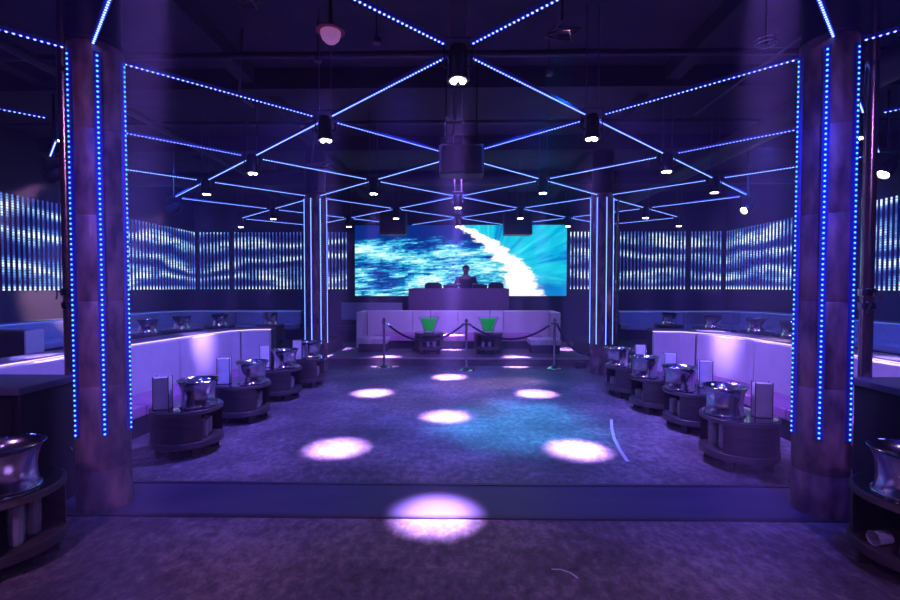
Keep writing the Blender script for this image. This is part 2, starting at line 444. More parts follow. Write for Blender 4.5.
# raised floors behind the banquettes and the stage
PL = [(-3.95, 3.55), (-3.86, 5.0), (-3.66, 6.5), (-3.50, 7.06), (-3.25, 7.32), (-2.99, 7.36)]   # inner face of left banquette
PR = [(3.95, 3.55), (3.90, 5.0), (3.84, 6.2), (3.66, 6.78), (3.36, 7.07), (2.97, 7.12)]
def side_platform(name, P, sgn):
    B = [(p.x, p.y) for p in offset_line(P, 0.34 if sgn < 0 else -0.34)]
    poly = [(sgn * XW, 3.55)] + B + [(B[-1][0], 12.2), (sgn * XW, 12.2)]
    bm = bmesh.new(); add_prism(bm, poly, 0, 0.3)
    return tag(obj(name, bm, M['dark']), kind='structure')
side_platform('floor_raised_left', PL, -1)
side_platform('floor_raised_right', PR, 1)
st = tag(box_obj('floor_stage', (0, 11.5, 0.08), (5.3, 4.2, 0.16), M['stage']), kind='structure')
st2 = tag(box_obj('trim_4', (0, 9.41, 0.150), (5.3, 0.06, 0.03), M['nosing']), kind='structure')

# haze filling the room
hm = bpy.data.materials.new('thin_club_haze'); hm.use_nodes = True; nt = hm.node_tree; nt.nodes.clear()
vs = nt.nodes.new('ShaderNodeVolumeScatter'); vs.inputs['Color'].default_value = (0.55, 0.45, 1, 1)
vs.inputs['Density'].default_value = HAZE; vs.inputs['Anisotropy'].default_value = 0.1
oo = nt.nodes.new('ShaderNodeOutputMaterial'); nt.links.new(vs.outputs[0], oo.inputs['Volume'])
if HAZE > 0:
    hz = box_obj('haze', (0, (YB + YN) / 2, ZC / 2), (2 * XW + 0.08, YB - YN + 0.08, ZC + 0.04), hm); tag(hz, kind='stuff')

# ------------------------------------------------------------------ LED lattice
Y0, ST, ZL = 3.34, 1.325, 3.27
def node(n, m): return Vector((m * ST, Y0 + n * ST, ZL))
ROWS = {-2: 'rearmost overhead', -1: 'nearest overhead', 0: 'first-row', 1: 'second-row', 2: 'third-row', 3: 'fourth-row', 4: 'fifth-row', 5: 'sixth-row', 6: 'seventh-row', 7: 'eighth-row'}
COLS = {0: 'centre', 1: 'inner right', -1: 'inner left', 2: 'mid right', -2: 'mid left', 3: 'outer right', -3: 'outer left', 4: 'far right', -4: 'far left'}
def nname(n, m):
    if abs(m) == 2 and n in (0, 4): return ('front ' if n == 0 else 'rear ') + ('left' if m < 0 else 'right') + ' column'
    return ROWS[n] + ' ' + COLS[m] + ' lamp'

# a diode mesh shared by all strips: a small domed bead
bm = bmesh.new(); add_lathe(bm, [(0.0078, 0), (0.0078, -0.003), (0.005, -0.006), (0, -0.007)], 6)
dio = obj('diode', bm, M['diode'], smooth=False); DIO = dio.data; bpy.data.objects.remove(dio)
DIO.name = 'diode'
bm = bmesh.new(); add_lathe(bm, [(0.0070, 0), (0.0070, -0.003), (0.0045, -0.006), (0, -0.007)], 6)
dio = obj('diode', bm, M['diode_side']); DIO2 = dio.data; bpy.data.objects.remove(dio)

L = ST * math.sqrt(2) - 0.26
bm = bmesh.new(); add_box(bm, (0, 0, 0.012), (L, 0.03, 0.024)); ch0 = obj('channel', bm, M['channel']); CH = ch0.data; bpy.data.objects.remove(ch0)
bm = bmesh.new(); add_box(bm, (0, 0, -0.003), (L - 0.02, 0.011, 0.006)); ln0 = obj('diode_line', bm, M['line']); LN = ln0.data; bpy.data.objects.remove(ln0)

def px_of(p):
    d = p.y
    if d < 0.4: return None
    return 458 + 465 * p.x / d, 287 - 465 * (p.z - H) / d

def strip(n0, m0, n1, m1):
    a, b = node(n0, m0), node(n1, m1); d = (b - a)
    lab = 'blue LED light strip overhead, %s to %s' % (nname(n0, m0), nname(n1, m1))
    t = thing('light_strip', lab, 'light strip', (a + b) / 2, math.atan2(d.y, d.x), 'ceiling lattice of LED strips')
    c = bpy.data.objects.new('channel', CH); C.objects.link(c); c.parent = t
    near = n1 <= 2
    if not near:
        l = bpy.data.objects.new('diode_line', LN); C.objects.link(l); l.parent = t
        return
    k = int((L - 0.03) / 0.035)
    u = d.normalized()
    for i in range(k + 1):
        off = (i - k / 2) * 0.035
        q = px_of((a + b) / 2 + u * off)
        if q is None or not (-12 < q[0] < 912 and -12 < q[1] < 612): continue
        o = bpy.data.objects.new('diode', DIO); C.objects.link(o); o.parent = t; o.location = (off, 0, 0)

for n in range(-1, 7):
    for m in range(-4, 5):
        if (n + m) % 2: continue
        for dm in (-1, 1):
            if abs(m + dm) > 4: continue
            a, b = node(n, m), node(n + 1, m + dm)
            vis = False
            for f in (0.08, 0.3, 0.5, 0.7, 0.92):
                q = px_of(a.lerp(b, f))
                if q and -6 < q[0] < 906 and -6 < q[1]: vis = True
            if vis: strip(n, m, n + 1, m + dm)

# ------------------------------------------------------------------ lattice lamps
def make_lamp():
    t = thing('spotlight', 'x', 'spotlight', (0, 0, 0))
    bm = bmesh.new(); add_lathe(bm, [(0, 0.24), (0.055, 0.24), (0.07, 0.20), (0.075, 0.05), (0.082, 0.02), (0.082, 0.0), (0.07, 0.0), (0.07, 0.012), (0, 0.012)], 20)
    obj('housing', bm, M['blackmetal'], t, True)
    bm = bmesh.new()
    for k in range(3):
        add_lathe(bm, [(0.0, -0.014), (0.016, -0.010), (0.026, 0.004), (0.026, 0.011)], 12, (0.036 * math.cos(2.1 * k + .5), 0.036 * math.sin(2.1 * k + .5), 0))
    obj('lens', bm, M['lens'], t, True)
    bm = bmesh.new(); add_path(bm, [(-0.10, 0, 0.10), (-0.10, 0, 0.30), (0.10, 0, 0.30), (0.10, 0, 0.10)], 0.008, 6)
    add_tube(bm, (-0.10, 0, 0.10), (-0.07, 0, 0.10), 0.012); add_tube(bm, (0.10, 0, 0.10), (0.07, 0, 0.10), 0.012)
    obj('yoke', bm, M['blackmetal'], t)
    for s in (-1, 1):
        bm = bmesh.new(); add_tube(bm, (0.06 * s, 0, 0.30), (0.06 * s, 0, ZC - 3.06), 0.006, seg=6); obj('hanging_rod', bm, M['pipe'], t)
    return t
LAMP = make_lamp()
first = True
for n in range(-1, 7):
    for m in range(-4, 5):
        if (n + m) % 2: continue
        if abs(m) == 2 and n in (0, 4): continue
        if (n, m) in ((2, 4), (2, -4), (4, 4), (4, -4)): continue      # the warm stage lights hang here
        p = node(n, m)
        q = px_of(p)
        if q is None or q[0] < -160 or q[0] > 1060: continue
        t = LAMP if first else copy_tree(LAMP); first = False
        t.location = (p.x, p.y, 3.06)
        desc = 'bright' if abs(m) <= 1 and n <= 1 else 'small'
        retag(t, '%s violet pin spotlight hanging at the %s lattice crossing' % (desc, nname(n, m).replace(' lamp', '')), 'violet spotlights on the lattice')
        if not (abs(m) <= 1 and n <= 1):
            pass
        aim = (p.x - 0.15, p.y - (0.12 if n <= 1 else 0.28 + 0.07 * max(0, n - 2)), 0)
        inner = abs(m) <= 1
        if m == -1 and n == 1: aim = (p.x + 0.12, p.y - 0.1, 0)
        if m == -1 and n == 3: aim = (p.x + 0.03, p.y - 0.35, 0)
        if (n, abs(m)) == (2, 2): aim = (math.copysign(3.66 if m < 0 else 3.72, m), 6.5, 0.93)
        if (n, abs(m)) == (1, 3): aim = (math.copysign(3.95, m), 4.35, 0.9)
        pw = P_SPOT * (1.0 if inner else 0.45)
        if (n, abs(m)) == (2, 2): pw *= 0.35
        if (n, abs(m)) == (1, 3): pw *= 0.4
        spot('spot_beam', (p.x, p.y, 3.03), aim, VIOLET if inner else (0.45, 0.28, 1.0), pw, 12.0 if inner else 13.5, 1.0, 0.10)

# warm wall spots at the outer ends
def make_warm(loc, aim, label, pw=1000, deg=12):
    t = thing('moving_head_light', label, 'stage light', loc, 0, 'warm white stage lights')
    v = (Vector(aim) - Vector(loc)); q = v.to_track_quat('-Z', 'Y')
    def rot(bm):
        for vv in bm.verts: vv.co = q @ vv.co
    bm = bmesh.new(); add_lathe(bm, [(0, 0.16), (0.06, 0.15), (0.09, 0.05), (0.09, -0.08), (0.075, -0.10), (0.07, -0.08), (0, -0.08)], 20); rot(bm)
    obj('housing', bm, M['blackmetal'], t, True)
    bm = bmesh.new(); add_lathe(bm, [(0, -0.115), (0.04, -0.105), (0.062, -0.085), (0, -0.084)], 16); rot(bm)
    obj('lens', bm, M['lens_warm'], t, True)
    bm = bmesh.new(); add_path(bm, [(-0.13, 0, 0), (-0.13, 0, 0.22), (0.13, 0, 0.22), (0.13, 0, 0)], 0.012, 6); add_tube(bm, (0, 0, 0.22), (0, 0, ZC - loc[2]), 0.015)
    add_tube(bm, (-0.13, 0, 0), (-0.085, 0, 0), 0.014); add_tube(bm, (0.13, 0, 0), (0.085, 0, 0), 0.014)
    obj('yoke', bm, M['blackmetal'], t)
    o = spot('warm_beam', Vector(loc) + v.normalized() * 0.14, aim, (1.0, 0.55, 0.62), pw, deg, 0.6, 0.05)
make_warm((5.36, 8.75, 3.06), (4.2, 8.5, 2.3), 'bright white stage light with a starry glare before the right wall bars')
make_warm((5.45, 6.05, 3.10), (4.7, 5.95, 2.1), 'bright white stage light beyond the front right column near the frame edge')
make_warm((-5.24, 6.0, 3.06), (-6.7, 5.9, 2.0), 'bright white stage light peeking out beside the front left column', 1500, 40)
make_warm((-5.30, 8.64, 3.06), (-7.2, 8.9, 2.0), 'small dim stage light hanging before the left wall bars', 1300, 44)

for k, (loc, aim, col, pw, deg) in enumerate(FILL_AND_POOLS):
    spot('fill_and_pool_beam', loc, aim, col, pw, deg, 0.9, 0.12)

# ------------------------------------------------------------------ ceiling clutter
t = thing('dome_lamp', 'pink frosted dome lamp with a red rim under the ceiling', 'ceiling lamp', (-1.18, 4.35, ZC - 0.39))
t.scale = (0.78, 0.78, 0.9)
bm = bmesh.new(); add_lathe(bm, [(0.12, 0.0), (0.118, -0.03), (0.10, -0.075), (0.06, -0.11), (0, -0.122)], 28); obj('dome', bm, M['dome'], t, True)
bm = bmesh.new(); add_lathe(bm, [(0, 0.03), (0.10, 0.03), (0.165, 0.012), (0.17, 0.0), (0.10, -0.004), (0, -0.004)], 28); obj('rim', bm, M['red'], t, True)
bm = bmesh.new(); add_tube(bm, (0, 0, 0.03), (0, 0, 0.434), 0.02); obj('stem', bm, M['blackmetal'], t)

t = thing('ring_fan', 'small round cage fan under the ceiling, left of front right column', 'fan', (2.27, 3.52, 3.39))
for part, segs in (('cage', 1), ('blades', 0)):
    bm = bmesh.new()
    if part == 'cage':
        R = 0.070
        for zz in (0, 0.03):
            pts = [(R * math.cos(a * PI / 12), R * math.sin(a * PI / 12), zz) for a in range(25)]
            add_path(bm, pts, 0.006, 6)
        for a in range(8):
            add_tube(bm, (0.02 * math.cos(a * PI / 4), 0.02 * math.sin(a * PI / 4), 0.0), (R * math.cos(a * PI / 4), R * math.sin(a * PI / 4), 0.0), 0.0025, seg=5)
        obj(part, bm, M['steel'], t)
    else:
        for a in range(5): add_box(bm, (0.042 * math.cos(a * 1.2566), 0.042 * math.sin(a * 1.2566), 0.015), (0.06, 0.025, 0.003), a * 1.2566)
        add_lathe(bm, [(0, 0.0), (0.018, 0.0), (0.018, 0.03), (0, 0.03)], 12)
        obj(part, bm, M['blackmetal'], t)
bm = bmesh.new(); add_tube(bm, (0, 0, 0.03), (0, 0, ZC - 3.39), 0.008); obj('stem', bm, M['blackmetal'], t)

def run(name, label, cat, pts, r, mat, seg=10):
    bm = bmesh.new(); add_path(bm, pts, r, seg); tag(obj(name, bm, mat, None, True), label, cat)
run('ceiling_pipe', 'thin pale pipe slanting under the ceiling towards the front right column', 'pipe', [(3.0, 6.0, 3.78), (3.29, 3.9, 4.0), (3.40, 3.0, 4.05)], 0.012, M['pipe'])
run('ceiling_pipe', 'long dark pipe crossing the ceiling above the dome lamp', 'pipe', [(-7.6, 4.9, 4.02), (0, 4.9, 4.02), (7.6, 4.9, 4.02)], 0.035, M['duct'])
run('ceiling_pipe', 'dark pipe crossing the ceiling near the third lamp row', 'pipe', [(-7.6, 6.7, 3.95), (7.6, 6.7, 3.95)], 0.03, M['duct'])
run('ceiling_pipe', 'dark pipe running lengthwise above the left banquette', 'pipe', [(-4.3, -2.8, 3.9), (-4.3, 13.2, 3.9)], 0.05, M['duct'])
run('ceiling_duct', 'wide round duct running lengthwise above the right banquette', 'duct', [(4.4, -2.8, 3.86), (4.4, 13.2, 3.86)], 0.17, M['duct'], 20)
run('ceiling_duct', 'round duct crossing the ceiling behind the fifth lamp row', 'duct', [(-7.6, 9.7, 3.86), (7.6, 9.7, 3.86)], 0.15, M['duct'], 20)
def clump(name, label, c, n, s):
    rnd = random.Random(len(label))
    bm = bmesh.new(); pts = []
    for k in range(n):
        a = k * 1.9; pts.append((c[0] + s * 0.5 * math.cos(a) * rnd.uniform(.4, 1), c[1] + s * 0.5 * math.sin(a) * rnd.uniform(.4, 1), c[2] + rnd.uniform(-.04, .04)))
    pts.append((c[0], c[1], ZC + 0.0))
    add_path(bm, pts, 0.014, 6)
    tag(obj(name, bm, M['pipe'], None, True), label, 'cable')
clump('cable_bundle', 'tangled cable bundle under the ceiling above the front left column', (-2.05, 3.3, 3.72), 9, 0.3)
clump('cable_bundle', 'loose cable loops under the ceiling right of the dome lamp', (0.95, 4.35, 3.92), 10, 0.36)
clump('cable_bundle', 'cable loops under ceiling left of the second-row inner left lamp', (-2.3, 5.0, 3.60), 9, 0.4)
clump('cable_bundle', 'cable loops hanging beyond the third-row mid left lamp', (-2.1, 7.0, 3.42), 9, 0.5)
clump('cable_bundle', 'small cable loop under the ceiling between dome lamp and left column', (-1.75, 3.9, 3.96), 8, 0.28)
for (x, y, lab) in ((-1.45, 4.85, 'small square ceiling sensor left of the dome lamp'), (-0.78, 4.5, 'small square ceiling sensor beside the dome lamp'), (1.0, 5.2, 'small ceiling sensor above the second-row inner right lamp')):
    t = thing('ceiling_sensor', lab, 'sensor', (x, y, ZC - 0.40))
    bm = bmesh.new(); add_box(bm, (0, 0, 0), (0.07, 0.07, 0.05), 0.4, 0.008); obj('case', bm, M['pipe'], t)
    bm = bmesh.new(); add_tube(bm, (0, 0, 0.02), (0, 0, 0.40), 0.006, seg=6); obj('stem', bm, M['blackmetal'], t)

def hang_speaker(label, c, s):
    t = thing('hanging_speaker', label, 'speaker', (c[0], c[1], c[2]))
    bm = bmesh.new(); add_box(bm, (0, 0, 0), s, 0, 0.02); obj('cabinet', bm, M['dark'], t)
    bm = bmesh.new(); add_box(bm, (0, -s[1] / 2 - 0.004, 0), (s[0] * .9, 0.012, s[2] * .85), 0, 0.004); obj('grille', bm, M['blackmetal'], t)
    for q in (-1, 1):
        bm = bmesh.new(); add_tube(bm, (q * s[0] * .35, 0, s[2] / 2 - .01), (q * s[0] * .35, 0, ZC - c[2]), 0.01, seg=6); obj('hanging_rod', bm, M['blackmetal'], t)
hang_speaker('dark speaker box hanging in the middle of the lattice', (0.04, 5.55, 3.08), (0.52, 0.3, 0.34))
hang_speaker('dark speaker box hanging before the right half of the video screen', (1.42, 11.2, 3.10), (0.66, 0.4, 0.52))
hang_speaker('dark speaker box hanging before the left half of the video screen', (-1.55, 11.2, 3.12), (0.62, 0.4, 0.54))

# ------------------------------------------------------------------ columns with LED strips
def column(label, x, y, angles, diodes, R):
    t = thing('lit_column', label, 'column', (x, y, 0), 0, None, 'thing')
    bm = bmesh.new(); prof = [(0, 0), (R + .006, 0), (R + .006, 0.02)]
    for zz in (0.3, 0.9, 1.5, 2.1, 2.7, 3.3): prof += [(R, zz - 0.008), (R - 0.004, zz), (R, zz + 0.008)]
    prof += [(R, 3.30), (0, 3.30)]
    add_lathe(bm, prof, 40); obj('shaft', bm, M['concrete'], t, True)
    bm = bmesh.new(); add_lathe(bm, [(0, 3.30), (R + .004, 3.30), (R + .004, 3.33), (R - .01, 3.34), (R - .01, ZC - .27), (0, ZC - .27)], 40); obj('upper_shaft', bm, M['dark'], t, True)  # darkness above the lattice is put into the black colour
    z0, z1 = 0.55, 3.22
    vx, vy = -x, -y; vl = math.hypot(vx, vy)
    for a in angles:
        a = math.radians(a); dx, dy = math.sin(a), -math.cos(a)
        s = bpy.data.objects.new('led_strip', None); C.objects.link(s); s.parent = t; s.empty_display_size = .05
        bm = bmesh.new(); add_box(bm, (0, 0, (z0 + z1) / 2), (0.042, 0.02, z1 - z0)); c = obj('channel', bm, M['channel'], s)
        s.location = (dx * (R + 0.006), dy * (R + 0.006), 0); s.rotation_euler = (0, 0, a)
        facing = (dx * vx + dy * vy) / vl > -0.05
        if not facing: continue
        if diodes:
            k = int((z1 - z0 - 0.02) / 0.035)
            for i in range(k + 1):
                o = bpy.data.objects.new('diode', DIO2); C.objects.link(o); o.parent = s
                o.location = (0, -0.010, z0 + 0.015 + i * 0.035); o.rotation_euler = (PI / 2 * -1, 0, 0)
        else:
            bm = bmesh.new(); add_box(bm, (0, 0, 0), (z1 - z0 - 0.01, 0.011, 0.006)); o = obj('diode_line', bm, M['line'], s)
            o.rotation_euler = (PI / 2, -PI / 2, 0); o.location = (0, -0.013, (z0 + z1) / 2)
    return t
column('front left concrete column ringed by dotted blue LED strips', -2.60, Y0, [-20, 40, 100, 160, 220, 280], True, 0.168)
column('front right concrete column ringed by dotted blue LED strips', 2.59, Y0, [20, -40, -100, -160, -220, -280], True, 0.168)
a4 = Y0 + 4 * ST
column('rear left column with four pale blue LED lines', -2.65, a4, [-50, -5, 40, 85, 130, 175, 220, 265], False, 0.198)
column('rear right column with four pale blue LED lines', 2.65, a4, [50, 5, -40, -85, -130, -175, -220, -265], False, 0.198)

def standpipe(label, x, y, r, z0, z1, fits):
    t = thing('standpipe', label, 'pipe', (x, y, 0))
    bm = bmesh.new(); add_tube(bm, (0, 0, z0), (0, 0, z1), r, seg=16); obj('pipe', bm, M['pole'], t, True)
    for (zz, s) in fits:
        bm = bmesh.new(); add_lathe(bm, [(r, zz - .03), (r + .012, zz - .025), (r + .012, zz + .025), (r, zz + .03)], 16)
        add_path(bm, [(0, -r, zz), (s * .03, -r - .03, zz + .01), (s * .05, -r - .02, zz - .05)], 0.007, 6)
        obj('clamp', bm, M['chrome'], t, True)
standpipe('shiny brown standpipe against the outer side of front left column', -2.965, 3.50, 0.042, 0, ZC - .27, [(1.56, -1), (1.46, 1), (0.4, 1)])
standpipe('shiny brown standpipe against the outer side of front right column', 3.03, 3.50, 0.042, 0, ZC - .27, [(1.56, 1), (1.46, -1), (0.4, 1)])
standpipe('thin chrome standpipe beside rear right column', 2.955, 8.70, 0.022, 0, 3.2, [(1.55, 1), (1.7, -1), (1.0, 1)])

# ------------------------------------------------------------------ LED wall bars and screen
bm = bmesh.new(); add_box(bm, (0, 0, 0), (0.024, 0.014, 1.66)); b0 = obj('light_tube', bm, M['bar']); TUBE = b0.data; bpy.data.objects.remove(b0)
bm = bmesh.new(); add_box(bm, (0, 0.032, 0), (0.012, 0.05, 1.66)); b0 = obj('mounting_rail', bm, M['rail']); RAIL = b0.data; bpy.data.objects.remove(b0)
def bar(x, y, rz, label, group):
    t = thing('video_bar', label, 'light bar', (x, y, 2.37), rz, group)
    o = bpy.data.objects.new('light_tube', TUBE); C.objects.link(o); o.parent = t
    o = bpy.data.objects.new('mounting_rail', RAIL); C.objects.link(o); o.parent = t
def hidden(p, cols=((-2.65, Y0), (2.65, Y0))):
    for cx, cy in cols:
        px = 465 * cx / cy; w_ = 465 * 0.215 / cy
        if abs(465 * p[0] / p[1] - px) < w_ - 2: return True
    return False
for side, s in (('left', -1), ('right', 1)):
    k = 0; y = 13.45
    while y > 7.55:
        x = s * (XW - 0.07)
        if not hidden((x, y)):
            k += 1; bar(x, y, -s * PI / 2, 'vertical LED video bar on %s wall, %s out from the back corner' % (side, ordinal(k)), '%s wall video bars' % side)
        y -= 0.098 if y < 9.4 else 0.122
    k = 0; x = 3.26
    while x < XW - 0.15:
        if not (abs(465 * x / 13.5 - 465 * 2.65 / a4) < 9.5) and abs(x - 6.62) > .06:
            k += 1; bar(s * x, YB - 0.07, 0, 'vertical LED video bar on the back wall, %s %s of the screen' % (ordinal(k), side), 'back wall video bars %s of screen' % side)
        x += 0.102

t = thing('video_screen', 'large wall screen glowing cyan and white behind the booth', 'screen', (0.07, 13.53, 2.365))
box_obj('frame', (0, 0.04, 0), (6.22, 0.06, 2.13), M['dark'], t)
box_obj('picture', (0, 0.0, 0), (6.14, 0.03, 2.05), M['screen'], t)

# ------------------------------------------------------------------ drum tables
def arc(a0, a1, r, n): return [(r * math.cos(a0 + (a1 - a0) * i / n), r * math.sin(a0 + (a1 - a0) * i / n)) for i in range(n + 1)]
def make_table():
    t = thing('drum_table', 'x', 'table')
    R = 0.318; h = math.radians(38)
    # niche opens towards local +X
    poly = arc(h, 2 * PI - h, R - 0.008, 40) + [(-0.06, -0.18), (-0.06, 0.18)]
    bm = bmesh.new(); add_prism(bm, poly, 0.16, 0.41); obj('body', bm, M['body'], t, True)
    bm = bmesh.new(); add_lathe(bm, [(0, 0.10), (R - .005, 0.10), (R, 0.105), (R, 0.155), (R - .005, 0.16), (0, 0.16)], 48); obj('base', bm, M['slab'], t, True)
    bm = bmesh.new(); add_lathe(bm, [(0, 0.41), (R - .005, 0.41), (R, 0.415), (R, 0.445), (R - .006, 0.45), (0, 0.45)], 48); obj('top', bm, M['slab'], t, True)
    bm = bmesh.new(); add_lathe(bm, [(0, 0.4502), (R - .02, 0.4502), (R - .02, 0.456), (0, 0.456)], 48); obj('glass_inlay', bm, M['gloss'], t, True)
    for k in range(4):
        a = PI / 4 + k * PI / 2
        bm = bmesh.new(); add_box(bm, (0.24 * math.cos(a), 0.24 * math.sin(a), 0.05), (0.07, 0.07, 0.10), a); obj('leg', bm, M['body'], t)
    return t
def make_bucket():
    t = thing('ice_bucket', 'x', 'ice bucket')
    bm = bmesh.new()
    add_lathe(bm, [(0, 0.004), (0.150, 0.0), (0.162, 0.006), (0.157, 0.02), (0.151, 0.045), (0.147, 0.075), (0.146, 0.11), (0.150, 0.16), (0.162, 0.205), (0.182, 0.245), (0.190, 0.25), (0.186, 0.254), (0.174, 0.244),
                   (0.155, 0.205), (0.143, 0.16), (0.139, 0.11), (0.138, 0.06), (0, 0.05)], 48)
    obj('bowl', bm, M['steel'], t, True)
    bm = bmesh.new(); add_lathe(bm, [(0.160, 0.0), (0.168, 0.003), (0.167, 0.010), (0.158, 0.014)], 40)
    obj('base_ring', bm, M['chrome'], t, True)
    return t
def make_card():
    t = thing('card_holder', 'x', 'card holder')
    bm = bmesh.new(); add_box(bm, (0, 0, 0.152), (0.135, 0.085, 0.295), 0, 0.004); obj('card', bm, M['card'], t)
    for sx in (-1, 1):
        for sy in (-1, 1):
            bm = bmesh.new(); add_tube(bm, (sx * 0.068, sy * 0.042, 0), (sx * 0.068, sy * 0.042, 0.310), 0.004, seg=8); obj('post', bm, M['blackmetal'], t)
    bm = bmesh.new(); add_box(bm, (0, 0, 0.003), (0.15, 0.098, 0.006)); obj('base', bm, M['blackmetal'], t)
    return t
def make_glass():
    bm = bmesh.new(); add_lathe(bm, [(0, 0.0), (0.030, 0.0), (0.036, 0.012), (0.041, 0.105), (0.0385, 0.105), (0.033, 0.014), (0, 0.012)], 10)
    o = obj('glass_tumbler', bm, M['glass'], None, False); tag(o, 'x', 'glass'); return o
protos = {}
def get(kind, mk):
    if kind not in protos: protos[kind] = mk(); protos[kind + '_used'] = False
    if not protos[kind + '_used']: protos[kind + '_used'] = True; return protos[kind]
    return copy_tree(protos[kind])
def place(o, loc, rz, label, group):
    o.location = loc; o.rotation_euler = (0, 0, rz); o['label'] = label; o['group'] = group; return o

# where, centre, opening direction (degrees from +X), bucket offset, card offset, glasses
ROWT = ['nearest', 'second', 'third', 'fourth', 'fifth']
TL = [(-2.66, 2.60, -6, (0.08, -0.03), None, 6), (-2.64, 4.46, 0, (0.13, -0.03), (-0.13, -0.17), 4), (-2.60, 5.55, 0, (0.13, -0.03), (-0.17, -0.11), 4), (-2.58, 6.62, 0, (0.10, -0.02), (-0.17, -0.05), 3), (-2.48, 7.52 - 0.02, 0, (0.06, 0.06), (-0.06, -0.21), 3)]
TR = [(2.59, 2.60, 196, (-0.10, -0.03), None, 2), (2.54, 4.22, 180, (-0.13, 0.0), (0.14, -0.10), 6), (2.66, 5.27, 180, (-0.17, -0.02), (0.16, 0.06), 4), (2.56, 6.0, 180, (-0.17, -0.03), (0.12, -0.14), 2), (2.50, 6.86, 180, (-0.15, 0.0), (0.16, -0.05), 2)]
TR[3] = (2.56, 6.03, 180, (-0.16, -0.03), (0.13, -0.10), 2)
for side, T in (('left', TL), ('right', TR)):
    for k, (x, y, op, bo, co, ng) in enumerate(T):
        rw = ROWT[k]
        g1 = 'drum tables beside the %s banquette' % side
        place(get('table', make_table), (x, y, 0), math.radians(op), 'dark round drum table with open niche, %s in the %s-hand aisle row' % (rw, side), g1)
        place(get('bucket', make_bucket), (x + bo[0], y + bo[1], 0.456), k * 0.7, 'polished flared ice bucket on the %s drum table of the %s-hand row' % (rw, side), 'ice buckets on the aisle tables')
        if co:
            place(get('card', make_card), (x + co[0], y + co[1], 0.456), (0.15 if side == 'left' else -0.2) * (1 if k % 2 else 1.4), 'upright white menu card holder on %s drum table of the %s-hand row' % (rw, side), 'card holders on the aisle tables')
        th = math.radians(op)
        for q in range(ng):
            lx, ly = (0.20, 0.0)
            stack, lev = q % 2, q // 2
            ly = (-0.06 if stack == 0 else 0.06); lx = 0.20 if stack == 0 else 0.17
            gx = x + lx * math.cos(th) - ly * math.sin(th); gy = y + lx * math.sin(th) + ly * math.cos(th)
            o = get('glass', make_glass)
            if side == 'right' and k == 0:
                place(o, (gx + (0.0 if q else 0.03), gy, 0.16 + 0.0425), 0, 'tumbler lying in niche of nearest right-hand drum table, %s one' % ('inner' if q else 'outer'), 'glasses in the drum table niches')
                o.rotation_euler = (0, PI / 2, PI + 0.15 + q * 0.5)
            else:
                lv = ['bottom', 'middle', 'top'][lev] if ng > 4 else (['bottom', 'top'][lev] if ng > 2 else 'single')
                place(o, (gx, gy, 0.161 + lev * 0.062), q, 'clear tumbler, %s of the %s stack, niche of the %s %s-hand drum table' % (lv, 'front' if (ly < 0) == (side == 'left') else 'rear', rw, side), 'glasses in the drum table niches')

# tables and buckets on the raised floor
UL = [(-5.78, 8.55), (-5.62, 9.35), (-5.25, 10.15), (-4.30, 10.55)]
UR = [(5.75, 8.10), (5.72, 9.0), (5.30, 9.75), (4.85, 10.75)]
for side, T in (('left', UL), ('right', UR)):
    for k, (x, y) in enumerate(T):
        place(get('table', make_table), (x, y, 0.3), 1.0 + k, 'dark drum table on the raised floor behind the %s banquette, %s from front' % (side, ['first', 'second', 'third', 'last'][k]), 'drum tables on the raised floors')
        place(get('bucket', make_bucket), (x, y, 0.756), k * 0.9, 'glinting ice bucket on raised floor behind %s banquette, %s from front' % (side, ['first', 'second', 'third', 'last'][k]), 'ice buckets on the raised floors')

# stage tables with glowing green bowls
for side, x in (('left', -0.63), ('right', 0.66)):
    place(get('table', make_table), (x, 10.12, 0.16), math.radians(-75 if side == 'left' else -105), 'dark drum table on stage under the %s green bowl' % side, 'drum tables on the stage')
    t = thing('champagne_bowl', '%s glowing green flared bowl on a stage drum table' % side, 'bowl', (x, 10.12, 0.616), 0, 'green bowls on the stage tables')
    bm = bmesh.new(); add_lathe(bm, [(0, 0), (0.10, 0), (0.11, 0.01), (0.15, 0.15), (0.225, 0.33), (0.215, 0.33), (0.14, 0.15), (0.10, 0.03), (0, 0.03)], 32); obj('shell', bm, M['clear'], t, True)
    bm = bmesh.new(); add_lathe(bm, [(0, 0.035), (0.09, 0.035), (0.128, 0.15), (0.185, 0.30), (0.175, 0.305), (0, 0.29)], 32); obj('glowing_core', bm, M['green'], t, True)
    bm = bmesh.new(); add_tube(bm, (0.03, 0, 0.28), (0.035, 0, 0.52), 0.006, seg=6); obj('stirrer', bm, M['chrome'], t)
    for q in range(2):
        o = get('glass', make_glass)
        th = math.radians(-75 if side == 'left' else -105); lx, ly = 0.2, (-0.07 if q else 0.07)
        place(o, (x + lx * math.cos(th) - ly * math.sin(th), 10.12 + lx * math.sin(th) + ly * math.cos(th), 0.321), 0, 'clear tumbler in the niche of the %s stage table, %s one' % (side, ['right-hand', 'left-hand'][q ^ (0)]), 'glasses in the stage tables')

